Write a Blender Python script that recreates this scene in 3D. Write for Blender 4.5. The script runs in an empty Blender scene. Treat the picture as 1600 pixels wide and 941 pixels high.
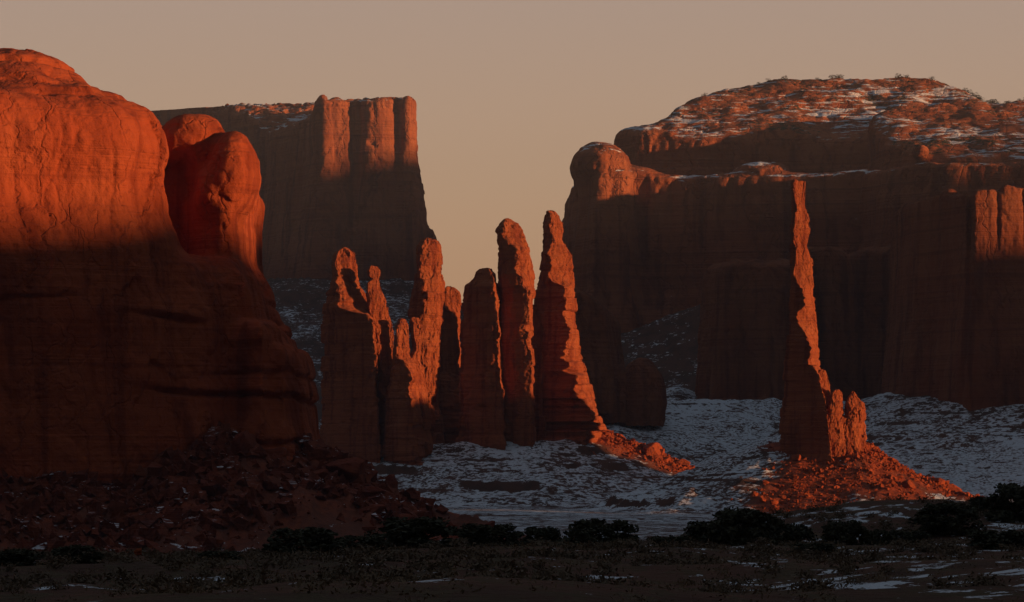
import bpy, math, random
import numpy as np
from mathutils import Vector

random.seed(7)
rng = np.random.default_rng(7)
scene = bpy.context.scene
COL = scene.collection
R = math.radians

# ------------------------------------------------------------------ camera
FPX, HORIZON = 5634.0, 720.0            # focal length and horizon row, in pixels of the 1600 px photograph
cam_d = bpy.data.cameras.new('camera')
cam_d.lens = 36.0 * FPX / 1600.0
cam_d.sensor_width = 36.0
cam_d.shift_y = (HORIZON - 470.5) / 1600.0
cam_d.clip_start, cam_d.clip_end = 1.0, 60000.0
cam = bpy.data.objects.new('camera', cam_d)
cam.rotation_euler = (R(90), 0, 0)
COL.objects.link(cam)
scene.camera = cam

# ------------------------------------------------------------------ sun and sky
SUN_AZ, SUN_EL = R(68), R(4.0)           # azimuth measured from straight behind the camera towards the right
S = Vector((math.sin(SUN_AZ) * math.cos(SUN_EL), -math.cos(SUN_AZ) * math.cos(SUN_EL), math.sin(SUN_EL)))
sun_d = bpy.data.lights.new('sun', 'SUN')
sun_d.energy, sun_d.angle, sun_d.color = 5.0, R(0.65), (1.0, 0.50, 0.235)
sun = bpy.data.objects.new('sun', sun_d)
sun.rotation_euler = S.to_track_quat('Z', 'Y').to_euler()
sun.location = (300, -200, 500)
COL.objects.link(sun)

world = bpy.data.worlds.new('World')
scene.world = world
world.use_nodes = True
wn, wl = world.node_tree.nodes, world.node_tree.links
wn.clear()
w_out = wn.new('ShaderNodeOutputWorld')
w_sky = wn.new('ShaderNodeTexSky')
w_sky.sky_type = 'NISHITA'
w_sky.sun_disc = False
w_sky.sun_elevation = SUN_EL
w_sky.sun_rotation = math.atan2(S.x, S.y)
w_bg1 = wn.new('ShaderNodeBackground'); w_bg1.inputs[1].default_value = 0.005
w_bg2 = wn.new('ShaderNodeBackground'); w_bg2.inputs[1].default_value = 1.0
w_tc = wn.new('ShaderNodeTexCoord')
w_sep = wn.new('ShaderNodeSeparateXYZ')
w_ramp = wn.new('ShaderNodeValToRGB')
w_add = wn.new('ShaderNodeAddShader')
SKY_STOPS = [(0.0, (0.12, 0.10, 0.10)), (0.022, (0.27, 0.18, 0.13)), (0.042, (0.505, 0.284, 0.152)), (0.075, (0.463, 0.293, 0.183)), (0.128, (0.400, 0.288, 0.228)),
             (0.2, (0.050, 0.052, 0.062)), (0.35, (0.013, 0.021, 0.033)), (0.7, (0.066, 0.082, 0.106)), (1.0, (0.185, 0.218, 0.265))]
cr = w_ramp.color_ramp
while len(cr.elements) < len(SKY_STOPS):
    cr.elements.new(0.5)
for e, (p, c) in zip(cr.elements, SKY_STOPS):
    e.position = p; e.color = (*c, 1)
wl.new(w_tc.outputs['Generated'], w_sep.inputs[0])
wl.new(w_sep.outputs['Z'], w_ramp.inputs[0])
w_side = wn.new('ShaderNodeMapRange'); w_side.interpolation_type = 'SMOOTHSTEP'
for nm, v in (('From Min', .1), ('From Max', .93), ('To Min', .096), ('To Max', .81)):
    w_side.inputs[nm].default_value = v
w_low = wn.new('ShaderNodeMapRange')               # the change with bearing fades out towards the zenith
for nm, v in (('From Min', .15), ('From Max', .6), ('To Max', .80)):
    w_low.inputs[nm].default_value = v
w_max = wn.new('ShaderNodeMath'); w_max.operation = 'MAXIMUM'
wl.new(w_sep.outputs['Y'], w_side.inputs['Value'])
wl.new(w_sep.outputs['Z'], w_low.inputs['Value'])
wl.new(w_side.outputs[0], w_max.inputs[0]); wl.new(w_low.outputs[0], w_max.inputs[1])
wl.new(w_max.outputs[0], w_bg2.inputs[1])
wl.new(w_ramp.outputs[0], w_bg2.inputs[0])
wl.new(w_sky.outputs[0], w_bg1.inputs[0])
wl.new(w_bg1.outputs[0], w_add.inputs[0])
wl.new(w_bg2.outputs[0], w_add.inputs[1])
wl.new(w_add.outputs[0], w_out.inputs['Surface'])

vs = scene.view_settings
vs.view_transform, vs.look, vs.gamma, vs.use_curve_mapping, vs.exposure = 'Standard', 'None', 1.0, False, 0.32
scene.render.engine = 'CYCLES'
scene.cycles.max_bounces = 6
scene.cycles.use_denoising = True

# ------------------------------------------------------------------ numpy helpers
def W(px, py, d):
    return np.array([(px - 800.0) * d / FPX, d, (HORIZON - py) * d / FPX])

def _hash(ix, iy, iz, seed):
    h = (ix.astype(np.int64) * 374761393 + iy.astype(np.int64) * 668265263 + iz.astype(np.int64) * 2147483647 + seed * 974634777) & 0xFFFFFFFF
    h = ((h ^ (h >> 13)) * 1274126177) & 0xFFFFFFFF
    h = ((h ^ (h >> 15)) * 2246822519) & 0xFFFFFFFF
    return ((h ^ (h >> 16)) & 0xFFFFFF).astype(np.float32) / np.float32(0xFFFFFF)

def noise(x, y, z, seed=0):
    x, y, z = np.broadcast_arrays(np.asarray(x, np.float32), np.asarray(y, np.float32), np.asarray(z, np.float32))
    ix, iy, iz = np.floor(x), np.floor(y), np.floor(z)
    fx, fy, fz = x - ix, y - iy, z - iz
    ux, uy, uz = (f * f * f * (f * (f * 6 - 15) + 10) for f in (fx, fy, fz))
    out = 0
    for dx in (0, 1):
        wx = ux if dx else 1 - ux
        for dy in (0, 1):
            wy = uy if dy else 1 - uy
            for dz in (0, 1):
                wz = uz if dz else 1 - uz
                out = out + wx * wy * wz * _hash(ix + dx, iy + dy, iz + dz, seed)
    return out * 2 - 1

def fbm(x, y, z, octaves=4, seed=0, gain=0.5):
    a, f, s = 1.0, 1.0, 0
    for o in range(octaves):
        s = s + a * noise(x * f + 17.3 * o, y * f - 9.1 * o, z * f + 4.7 * o, seed + o)
        a *= gain; f *= 2.03
    return s

def cells(x, y, z, seed=0, tilt=False):
    """nearest distance gap (F2-F1), a random number per cell and, if asked, a random slope across each cell"""
    ix, iy, iz = np.floor(x), np.floor(y), np.floor(z)
    f1 = np.full(x.shape, 9.0, np.float32); f2 = f1.copy(); rid = np.zeros(x.shape, np.float32); sl = rid.copy()
    for dx in (-1, 0, 1):
        for dy in (-1, 0, 1):
            for dz in (-1, 0, 1):
                cx, cy, cz = ix + dx, iy + dy, iz + dz
                qx = cx + _hash(cx, cy, cz, seed) - x
                qy = cy + _hash(cx, cy, cz, seed + 1) - y
                qz = cz + _hash(cx, cy, cz, seed + 2) - z
                d = np.sqrt(qx * qx + qy * qy + qz * qz)
                near = d < f1
                f2 = np.where(near, f1, np.minimum(f2, d))
                r_ = _hash(cx, cy, cz, seed + 3)
                rid = np.where(near, r_, rid)
                if tilt:
                    t1 = (r_ * 7919) % 1 - .5; t2 = (r_ * 3571) % 1 - .5; t3 = (r_ * 1237) % 1 - .5
                    sl = np.where(near, qx * t1 + qy * t2 + qz * t3, sl)
                f1 = np.where(near, d, f1)
    return (f2 - f1, rid, sl) if tilt else (f2 - f1, rid)

def smax(a, b, k):
    h = np.clip(0.5 + 0.5 * (a - b) / k, 0, 1)
    return b + (a - b) * h + k * h * (1 - h)

def smin(a, b, k):
    return -smax(-a, -b, k)

def sstep(a, b, x):
    t = np.clip((x - a) / (b - a), 0, 1)
    return t * t * (3 - 2 * t)

# ------------------------------------------------------------------ mesh helpers
def surface_nets(fn, lo, hi, vox):
    ax = [np.arange(lo[i], hi[i] + vox, vox, dtype=np.float32) for i in range(3)]
    F = np.asarray(fn(ax[0][:, None, None], ax[1][None, :, None], ax[2][None, None, :]), np.float32)
    nx, ny, nz = F.shape
    I = F < 0
    cnt = np.zeros((nx - 1, ny - 1, nz - 1), np.int8)
    for a in (0, 1):
        for b in (0, 1):
            for c in (0, 1):
                cnt += I[a:nx - 1 + a, b:ny - 1 + b, c:nz - 1 + c]
    act = (cnt > 0) & (cnt < 8)
    ci, cj, ck = np.nonzero(act)
    idx = np.full(act.shape, -1, np.int32)
    idx[ci, cj, ck] = np.arange(len(ci))
    pos = np.zeros((len(ci), 3), np.float32); n = np.zeros(len(ci), np.float32)
    cor = [(a, b, c) for a in (0, 1) for b in (0, 1) for c in (0, 1)]
    for A in cor:
        for B in cor:
            if A < B and sum(abs(A[i] - B[i]) for i in range(3)) == 1:
                fa = F[ci + A[0], cj + A[1], ck + A[2]]; fb = F[ci + B[0], cj + B[1], ck + B[2]]
                m = (fa < 0) != (fb < 0)
                t = np.where(m, fa / np.where(fa == fb, 1, fa - fb), 0)
                for q in range(3):
                    pos[:, q] += np.where(m, A[q] + t * (B[q] - A[q]), 0)
                n += m
    pos = pos / n[:, None] + np.stack([ci, cj, ck], 1)
    P = pos * vox + np.asarray(lo, np.float32)
    faces = []
    sx = I[:-1, 1:-1, 1:-1] != I[1:, 1:-1, 1:-1]
    i, j, k = np.nonzero(sx); j += 1; k += 1
    q = np.stack([idx[i, j - 1, k - 1], idx[i, j, k - 1], idx[i, j, k], idx[i, j - 1, k]], 1)
    fl = ~I[i, j, k]; q[fl] = q[fl][:, ::-1]; faces.append(q)
    sy = I[1:-1, :-1, 1:-1] != I[1:-1, 1:, 1:-1]
    i, j, k = np.nonzero(sy); i += 1; k += 1
    q = np.stack([idx[i - 1, j, k - 1], idx[i - 1, j, k], idx[i, j, k], idx[i, j, k - 1]], 1)
    fl = ~I[i, j, k]; q[fl] = q[fl][:, ::-1]; faces.append(q)
    sz = I[1:-1, 1:-1, :-1] != I[1:-1, 1:-1, 1:]
    i, j, k = np.nonzero(sz); i += 1; j += 1
    q = np.stack([idx[i - 1, j - 1, k], idx[i, j - 1, k], idx[i, j, k], idx[i - 1, j, k]], 1)
    fl = ~I[i, j, k]; q[fl] = q[fl][:, ::-1]; faces.append(q)
    return P, np.concatenate(faces)

def relax(P, Fq, it=1):
    for _ in range(it):
        acc = np.zeros_like(P); n = np.zeros(len(P), np.float32)
        for a in range(4):
            b = (a + 1) % 4
            np.add.at(acc, Fq[:, a], P[Fq[:, b]]); np.add.at(n, Fq[:, a], 1)
            np.add.at(acc, Fq[:, b], P[Fq[:, a]]); np.add.at(n, Fq[:, b], 1)
        P = 0.4 * P + 0.6 * acc / np.maximum(n, 1)[:, None]
    return P

def subdivide(P, Fq):
    E = np.sort(np.concatenate([Fq[:, [0, 1]], Fq[:, [1, 2]], Fq[:, [2, 3]], Fq[:, [3, 0]]]), 1).astype(np.int64)
    key = E[:, 0] * (len(P) + 1) + E[:, 1]
    u, first, inv = np.unique(key, return_index=True, return_inverse=True)
    mid = (P[E[first, 0]] + P[E[first, 1]]) / 2
    fc = P[Fq].mean(1)
    n0, n1, m = len(P), len(P) + len(u), len(Fq)
    e = inv.reshape(4, m).T + n0
    c = np.arange(m) + n1
    quads = np.concatenate([np.stack([Fq[:, a], e[:, a], c, e[:, (a + 3) % 4]], 1) for a in range(4)])
    return np.concatenate([P, mid, fc]).astype(np.float32), quads

def normals(P, Fq):
    a = P[Fq[:, 2]] - P[Fq[:, 0]]; b = P[Fq[:, 3]] - P[Fq[:, 1]]
    fn_ = np.cross(a, b)
    N = np.zeros_like(P)
    for q in range(4):
        for c in range(3):
            N[:, c] += np.bincount(Fq[:, q], fn_[:, c], len(P))
    return N / np.maximum(np.linalg.norm(N, axis=1, keepdims=True), 1e-9)

def make_object(name, P, Fq, mat, base=(0, 0, 0), parent=None, N=None, attr=None):
    """one mesh object; P in world metres, base is the object's (or its thing's) origin"""
    me = bpy.data.meshes.new(name)
    k = Fq.shape[1]
    L = np.asarray(P, np.float32) - np.asarray(base, np.float32)
    me.vertices.add(len(L)); me.vertices.foreach_set('co', L.ravel())
    me.loops.add(Fq.size); me.loops.foreach_set('vertex_index', Fq.astype(np.int32).ravel())
    me.polygons.add(len(Fq)); me.polygons.foreach_set('loop_start', np.arange(len(Fq), dtype=np.int32) * k)
    me.polygons.foreach_set('use_smooth', np.ones(len(Fq), bool))
    me.update(calc_edges=True)
    if attr:
        for an, av in attr.items():
            me.attributes.new(an, 'FLOAT', 'POINT').data.foreach_set('value', np.asarray(av, np.float32))
    me.materials.append(mat)
    if N is not None:
        me.normals_split_custom_set_from_vertices(N.astype(np.float32).tolist())
    o = bpy.data.objects.new(name, me)
    COL.objects.link(o)
    if parent is None:
        o.location = base
    else:
        o.parent = parent
    return o

def tag(o, label, cat, group=None):
    o['label'] = label; o['category'] = cat
    if group:
        o['group'] = group
    return o

def thing(name, label, cat, loc, group=None):
    o = bpy.data.objects.new(name, None)
    o.empty_display_size = 1.0
    o.location = loc
    COL.objects.link(o)
    return tag(o, label, cat, group)

def split_parts(P, Fq, N, which, names, mats, root):
    """cut one surface into the parts of a thing; which = part number per face"""
    base = np.array(root.location)
    for q, nm in enumerate(names):
        f = Fq[which == q]
        if not len(f):
            continue
        used, inv = np.unique(f, return_inverse=True)
        make_object(nm, P[used], inv.reshape(f.shape), mats[q], base, root, N[used])

# ------------------------------------------------------------------ solid shapes (signed distances)
def poly_d(x, y, poly):
    poly = np.asarray(poly, np.float32)
    x, y = np.broadcast_arrays(x, y)
    d = np.full(x.shape, 1e12, np.float32); sgn = np.ones(x.shape, np.float32)
    n = len(poly); j = n - 1
    for i in range(n):
        ex, ey = poly[j] - poly[i]
        wx, wy = x - poly[i, 0], y - poly[i, 1]
        t = np.clip((wx * ex + wy * ey) / (ex * ex + ey * ey), 0, 1)
        bx, by = wx - ex * t, wy - ey * t
        d = np.minimum(d, bx * bx + by * by)
        c1 = y >= poly[i, 1]; c2 = y < poly[j, 1]; c3 = ex * wy > ey * wx
        flip = (c1 & c2 & c3) | (~c1 & ~c2 & ~c3)
        sgn = np.where(flip, -sgn, sgn)
        j = i
    return sgn * np.sqrt(d)

def slab(x, y, z, poly, ztop, prof, k=6.0, rough=None):
    """upright block on a footprint; prof = [(z, outward offset)]"""
    d2 = poly_d(x, y, poly)
    if rough is not None:
        d2 = d2 + rough
    zs, off = zip(*sorted(prof))
    return smax(d2 - np.interp(z, zs, off).astype(np.float32), z - ztop, k)

def ellip(x, y, z, c, r):
    q = np.sqrt(((x - c[0]) / r[0]) ** 2 + ((y - c[1]) / r[1]) ** 2 + ((z - c[2]) / r[2]) ** 2)
    return (q - 1) * min(r)

def foot(pts, d, ky=1.0):
    """footprint from (photo column at distance d, y)"""
    return [((px - 800.0) * min(y, d * 1.05) * ky / FPX, y * ky) for px, y in pts]

def rock_relief(P, N, sc, seed, joint=1.0, strata=1.0, rough=1.0, topflat=0.0, facet=0.0, tall=9.0, ledges=()):
    """outward displacement in metres: upright joints, facets, ledges, roughness; sc = size of a joint block"""
    x, y, z = P[:, 0], P[:, 1], P[:, 2]
    f4 = np.float32
    wall = sstep(0.8, 0.4, np.abs(N[:, 2]))
    wx = fbm(x / sc * .7, y / sc * .7, z / sc * .25, 3, seed + 50) * 0.35
    gap, rid, sl = cells((x / sc + wx).astype(f4), (y / sc - wx).astype(f4), (z / (sc * tall) + wx * .3).astype(f4), seed, True)
    h = joint * sc * wall * (0.15 * (rid - .5) + .22 * sl - 0.13 * np.exp(-gap * 20))
    gap2, rid2, sl2 = cells((x / sc * 2.6 + wx).astype(f4), (y / sc * 2.6).astype(f4), (z / (sc * tall * .28)).astype(f4), seed + 9, True)
    h += joint * sc * wall * (0.05 * (rid2 - .5) + .07 * sl2 - 0.04 * np.exp(-gap2 * 16))
    if facet:
        w2 = fbm(x / sc * 1.1, y / sc * 1.1, z / sc * 1.1, 3, seed + 60) * .3
        for q, (m, am) in enumerate(((.85, 1.0), (2.4, .28))):
            g3, r3, s3 = cells((x / sc * m + w2).astype(f4), (y / sc * m - w2).astype(f4), (z / sc * m * .55 + w2 * .5).astype(f4), seed + 70 + q, True)
            h += facet * am * sc * (.14 * (r3 - .5) + .36 * s3 - .07 * np.exp(-g3 * 18))
    zz = z / sc + 0.25 * fbm(x / sc * .35, y / sc * .35, z / sc * .1, 2, seed + 3)
    lay = noise(zz * 1.3, 0 * zz, 0 * zz, seed + 4) + .6 * noise(zz * 3.7, 0 * zz + 5, 0 * zz, seed + 5)
    h += strata * sc * 0.045 * np.sign(lay) * np.abs(lay) ** .6 * (0.4 + 0.6 * noise(x / sc * .5, y / sc * .5, z / sc * .5, seed + 6))
    h += rough * sc * (0.05 * fbm(x / sc * .9, y / sc * .9, z / sc * .6, 6, seed + 7, .56))
    for zl, dip, dep in ledges:                # long horizontal breaks in the face
        e = z - zl - dip * x - 1.3 * fbm(x / 16, y / 16, 0 * x, 4, seed + 80)
        on = sstep(-.25, .25, noise(x / 30, y / 30, 0 * x + zl, seed + 81))
        h += on * dep * (sstep(0, .5, e) * sstep(7, .5, e) * .6 - 1.2 * np.exp(-(e / .55) ** 2))
    if topflat:
        flat = 1 - wall
        g, r_, s_ = cells((x / sc * 1.5 + wx).astype(f4), (y / sc * 1.5).astype(f4), (z / sc * 3).astype(f4), seed + 21, True)
        h += flat * topflat * sc * (0.10 * (r_ - .5) + .15 * s_ - .05 * np.exp(-g * 14))
    return h.astype(np.float32)

def solid(fn, lo, hi, vox, sc, seed, sub=1, **kw):
    P, Fq = surface_nets(fn, lo, hi, vox)
    P = relax(P, Fq, 1)
    for _ in range(sub):
        P, Fq = subdivide(P, Fq)
    P = relax(P, Fq, 1)
    N = normals(P, Fq)
    P = P + N * rock_relief(P, N, sc, seed, **kw)[:, None]
    return P.astype(np.float32), Fq, normals(P, Fq)

# ------------------------------------------------------------------ materials
class NT:
    def __init__(self, name, rough=0.95):
        self.m = bpy.data.materials.new(name); self.m.use_nodes = True
        self.t = self.m.node_tree; self.n = self.t.nodes; self.l = self.t.links
        self.b = self.n['Principled BSDF']
        self.b.inputs['Roughness'].default_value = rough
        self.b.inputs['Specular IOR Level'].default_value = 0.15
        self.co = self.n.new('ShaderNodeTexCoord').outputs['Object']
    def mapped(self, scale, rot=(0, 0, 0)):
        mp = self.n.new('ShaderNodeMapping'); mp.inputs['Scale'].default_value = scale; mp.inputs['Rotation'].default_value = rot
        self.l.new(self.co, mp.inputs[0]); return mp.outputs[0]
    def noise(self, scale, detail=4, rough=.55, vec=(1, 1, 1), rot=(0, 0, 0), dist=0.0):
        nz = self.n.new('ShaderNodeTexNoise')
        nz.inputs['Scale'].default_value = scale; nz.inputs['Detail'].default_value = detail
        nz.inputs['Roughness'].default_value = rough; nz.inputs['Distortion'].default_value = dist
        self.l.new(self.mapped(vec, rot), nz.inputs['Vector']); return nz.outputs['Fac']
    def step(self, v, a, b):
        mr = self.n.new('ShaderNodeMapRange'); mr.interpolation_type = 'SMOOTHSTEP'
        mr.inputs['From Min'].default_value = a; mr.inputs['From Max'].default_value = b
        self.l.new(v, mr.inputs['Value']); return mr.outputs[0]
    def math(self, op, a, b=None):
        mt = self.n.new('ShaderNodeMath'); mt.operation = op
        for i, v in enumerate((a, b)):
            if v is None: continue
            if isinstance(v, (int, float)): mt.inputs[i].default_value = v
            else: self.l.new(v, mt.inputs[i])
        return mt.outputs[0]
    def mix(self, f, a, b):
        mx = self.n.new('ShaderNodeMix'); mx.data_type = 'RGBA'
        for s, v in ((mx.inputs['Factor'], f), (mx.inputs[6], a), (mx.inputs[7], b)):
            if isinstance(v, tuple): s.default_value = (*v, 1)
            elif isinstance(v, (int, float)): s.default_value = v
            else: self.l.new(v, s)
        return mx.outputs[2]
    def attr(self, name):
        a = self.n.new('ShaderNodeAttribute'); a.attribute_name = name; return a.outputs['Fac']
    def nz(self):
        g = self.n.new('ShaderNodeNewGeometry'); s = self.n.new('ShaderNodeSeparateXYZ')
        self.l.new(g.outputs['Normal'], s.inputs[0]); return s.outputs['Z']
    def bump(self, h, dist, strength=1.0):
        b = self.n.new('ShaderNodeBump'); b.inputs['Distance'].default_value = dist; b.inputs['Strength'].default_value = strength
        self.l.new(h, b.inputs['Height']); self.l.new(b.outputs[0], self.b.inputs['Normal'])
    def color(self, c):
        if isinstance(c, tuple): self.b.inputs['Base Color'].default_value = (*c, 1)
        else: self.l.new(c, self.b.inputs['Base Color'])
        return self.m

def rock_material(name, size, snow=0.0, scrub=0.0, base=(.40, .105, .036), dark=(.22, .05, .022), pale=(.46, .155, .062), joints=1.0, beds=1.0):
    """red sandstone; size = metres of its main texture, snow = share of level ledges under snow"""
    t = NT(name)
    s = 1.0 / size
    base, dark, pale = (tuple(v * .8 for v in c_) for c_ in (base, dark, pale))
    big = t.noise(s * .35, 4)
    streak = t.noise(s * 1.4, 5, vec=(1, 1, .07), dist=.4)
    strata = t.noise(s * 1.0, 4, vec=(.06, .06, 1.5), dist=.6)
    fine = t.noise(s * 5, 6, .6)
    c = t.mix(t.step(big, .35, .7), base, pale)
    c = t.mix(t.math('MULTIPLY', t.step(streak, .48, .66), .8), c, dark)
    c = t.mix(t.math('MULTIPLY', t.step(strata, .55, .7), .45), c, dark)
    c = t.mix(t.math('MULTIPLY', t.step(fine, .55, .75), .35), c, dark)
    wob = t.n.new('ShaderNodeTexNoise'); wob.inputs['Scale'].default_value = s * 1.2; wob.inputs['Detail'].default_value = 4
    t.l.new(t.co, wob.inputs['Vector'])
    def cracks(scale, vec, amt, w):  # thin joints in the rock
        ad = t.n.new('ShaderNodeVectorMath'); ad.operation = 'MULTIPLY_ADD'
        t.l.new(wob.outputs['Color'], ad.inputs[0]); ad.inputs[1].default_value = (amt, amt, amt)
        t.l.new(t.mapped(vec), ad.inputs[2])
        v = t.n.new('ShaderNodeTexVoronoi'); v.feature = 'DISTANCE_TO_EDGE'; v.inputs['Scale'].default_value = scale
        t.l.new(ad.outputs[0], v.inputs['Vector'])
        return t.step(v.outputs['Distance'], 0.0, w)
    ck1 = cracks(s * .50, (1, 1, .09), size * 1.3, .030)
    ck2 = cracks(s * 1.6, (1, 1, .28), size * .7, .05)
    on = t.step(t.noise(s * .45, 3), .34, .50)
    ck = t.math('MULTIPLY', ck1, t.math('MAXIMUM', ck2, on))
    bed = t.noise(s * 1.0, 3, .7, vec=(.05, .05, 4.5), dist=.3)
    c = t.mix(t.math('MULTIPLY', t.math('SUBTRACT', 1.0, ck), .32 * joints), c, dark)
    c = t.mix(t.math('MULTIPLY', t.step(bed, .56, .66), .4 * beds), c, dark)
    up = t.nz()
    if scrub:
        wide = t.noise(s * .28, 3, vec=(1, 1, 3))
        sp = t.step(t.math('ADD', t.noise(s * 3.6, 4, .72, vec=(.8, 1, 1.6)), t.math('MULTIPLY', wide, .5)), .86 - .16 * scrub, .91 - .16 * scrub)
        c = t.mix(t.math('MULTIPLY', sp, t.step(up, .55, .8)), c, (.05, .042, .022))
    if snow:
        wid = t.noise(s * .22, 3, vec=(1, 1, 3.5), rot=(0, 0, .8))
        nn = t.step(t.math('ADD', t.noise(s * 2.4, 5, .68, vec=(.28, .5, 2.8)), t.math('MULTIPLY', wid, .6)), .92 - .2 * snow, .95 - .2 * snow)
        f = t.math('MULTIPLY', nn, t.step(up, .62, .8))
        c = t.mix(f, c, (.60, .63, .67))
    h = t.math('ADD', t.math('MULTIPLY', fine, .5), t.math('ADD', t.math('MULTIPLY', strata, .5), t.math('MULTIPLY', streak, .12)))
    h = t.math('ADD', h, t.math('ADD', t.math('MULTIPLY', ck, .28 * joints), t.math('MULTIPLY', t.step(bed, .40, .62), .22 * beds)))
    t.bump(h, size * .16, 1.0)
    return t.color(c)

M_left = rock_material('red_sandstone_smooth', 9.0, base=(.41, .078, .025), dark=(.22, .038, .014), pale=(.47, .108, .037), joints=.6, beds=.45)
M_far = rock_material('red_sandstone_far', 16.0, snow=.30, base=(.35, .100, .038), dark=(.18, .045, .020), pale=(.40, .130, .055))
M_far_top = rock_material('snowy_slickrock', 13.0, snow=.34, scrub=.40, base=(.43, .125, .048), dark=(.18, .045, .022), pale=(.46, .155, .065))
M_spire = rock_material('red_sandstone_spire', 5.0, base=(.38, .094, .031), dark=(.21, .043, .017), pale=(.44, .125, .045))
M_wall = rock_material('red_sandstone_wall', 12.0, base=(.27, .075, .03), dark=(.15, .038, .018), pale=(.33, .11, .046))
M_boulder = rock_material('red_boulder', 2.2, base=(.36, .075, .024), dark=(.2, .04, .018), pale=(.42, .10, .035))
M_shaded_boulder = rock_material('shaded_red_boulder', 3.0, base=(.20, .045, .022), dark=(.12, .028, .016), pale=(.25, .065, .03), snow=.1)  # red boulder rock with the shade under the left mesa put into its colour

def ground_material():
    t = NT('snowy_desert_ground')
    cov = t.attr('snow'); red = t.attr('rubble')
    near = t.attr('near')
    soil = t.mix(t.step(t.noise(.12, 4), .4, .65), (.110, .050, .034), (.070, .037, .026))
    soil = t.mix(red, soil, t.mix(t.step(t.noise(.5, 4), .4, .6), (.36, .075, .024), (.22, .042, .017)))
    grass = t.step(t.noise(.9, 4, .7, vec=(1, .35, 1)), .45, .6)
    soil = t.mix(t.math('MULTIPLY', grass, t.math('MULTIPLY', near, .6)), soil, (.075, .06, .03))
    # small wind-drift streaks on the far slopes, larger patches close by
    far_n = t.noise(.50, 5, .68, vec=(.5, .6, 1.5), rot=(0, R(-34), 0))
    big_n = t.noise(.055, 4, .5)
    near_n = t.noise(.46, 6, .72, vec=(1.0, .5, 1))
    f = t.math('ADD', t.math('MULTIPLY', far_n, .75), t.math('MULTIPLY', big_n, .25))
    mx = t.n.new('ShaderNodeMix'); t.l.new(near, mx.inputs[0]); t.l.new(f, mx.inputs[2]); t.l.new(near_n, mx.inputs[3])
    thr = t.math('SUBTRACT', .70, t.math('MULTIPLY', cov, .32))
    band = t.step(t.noise(.30, 3, .6, vec=(.03, .03, 1.0), dist=.5), .54, .62)
    thr = t.math('ADD', thr, t.math('MULTIPLY', t.math('MULTIPLY', band, .10), t.step(t.noise(.03, 3), .38, .55)))
    thr = t.math('ADD', thr, t.math('MULTIPLY', t.step(t.nz(), .88, .74), .25))
    k = t.step(t.math('SUBTRACT', mx.outputs[0], thr), -.008, .022)
    tuft = t.math('MULTIPLY', t.step(t.noise(.75, 2, .5, vec=(.8, .8, 1.4)), .50, .60), t.step(t.noise(.035, 3), .35, .6))
    k = t.math('MULTIPLY', k, t.math('SUBTRACT', 1.0, t.math('MULTIPLY', tuft, t.math('SUBTRACT', 1.0, near))))
    c = t.mix(k, soil, (.61, .65, .70))
    t.bump(t.math('ADD', t.noise(1.3, 5, .65), t.math('MULTIPLY', far_n, .8)), .6, .8)
    return t.color(c)
M_ground = ground_material()

def plain(name, c, rough=.9, var=.5, scale=2.0):
    t = NT(name, rough)
    return t.color(t.mix(t.math('MULTIPLY', t.step(t.noise(scale, 4), .35, .65), var), c, tuple(v * .5 for v in c)))
M_leaf = plain('juniper_foliage', (.062, .060, .038))
M_bark = plain('juniper_bark', (.06, .04, .03))
M_scrub = plain('scrub_foliage', (.15, .11, .075))
M_grass = plain('dry_grass', (.17, .115, .07))

# ------------------------------------------------------------------ the ground
def ridges_height(x, y, pts, k, pow_=1.0):
    best = np.full(x.shape, -1e9, np.float32)
    for (ax, ay, az), (bx, by, bz) in zip(pts[:-1], pts[1:]):
        ex, ey = bx - ax, by - ay
        t = np.clip(((x - ax) * ex + (y - ay) * ey) / max(ex * ex + ey * ey, 1e-6), 0, 1)
        dist = np.hypot(x - ax - ex * t, y - ay - ey * t)
        best = np.maximum(best, az + (bz - az) * t - k * dist)
    return best

RIDGES = {   # polylines of W(px, py, distance), slope
    'yei': ([W(470, 730, 1778), W(520, 712, 1774), W(600, 695, 1767), W(720, 690, 1758), W(830, 690, 1752), W(905, 684, 1772), W(935, 672, 1792)], .40),
    'yei_rubble': ([W(925, 668, 1794), W(985, 688, 1787), W(1050, 720, 1778), W(1125, 757, 1772)], .70),
    'totem_top': ([W(1215, 692, 1606), W(1290, 690, 1602), W(1345, 692, 1600)], .62),
    'totem_right': ([W(1345, 692, 1600), W(1400, 726, 1590), W(1460, 752, 1580), W(1525, 782, 1572)], .62),
    'totem_front': ([W(1300, 692, 1600), W(1288, 735, 1575), W(1270, 778, 1550), W(1240, 806, 1528)], .52),
    'totem_mid': ([W(1325, 696, 1600), W(1352, 730, 1578), W(1388, 790, 1548)], .50),
    'totem_left': ([W(1215, 694, 1612), W(1290, 692, 1608)], .33),
    'back_cone': ([W(1062, 604, 2240), W(1058, 612, 2200)], .36),
    'back_talus': ([W(880, 622, 2080), W(960, 628, 2080), W(1230, 628, 2130), W(1430, 612, 2180)], .36),
    'wall_talus': ([W(1380, 618, 1960), W(1500, 622, 1905), W(1620, 632, 1885), W(1900, 640, 1900)], .36),
    'far_talus': ([W(100, 430, 3360), W(330, 440, 3350), W(480, 432, 3200), W(640, 432, 3210), W(700, 470, 3300)], .55),
    'butte_talus': ([W(860, 560, 2500), W(950, 520, 2420), W(1100, 470, 2420), W(1700, 520, 2330)], .60),
    'mesa_foot': ([W(-500, 742, 820), W(-200, 752, 850), W(-60, 738, 864), W(40, 752, 870), W(110, 734, 874), W(190, 750, 878), W(270, 736, 882), W(350, 694, 890), W(395, 740, 892), W(500, 712, 905)], .42),
    'mesa_rubble': ([W(470, 700, 905), W(545, 735, 897), W(590, 795, 888), W(650, 862, 872)], .75),
}

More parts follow.
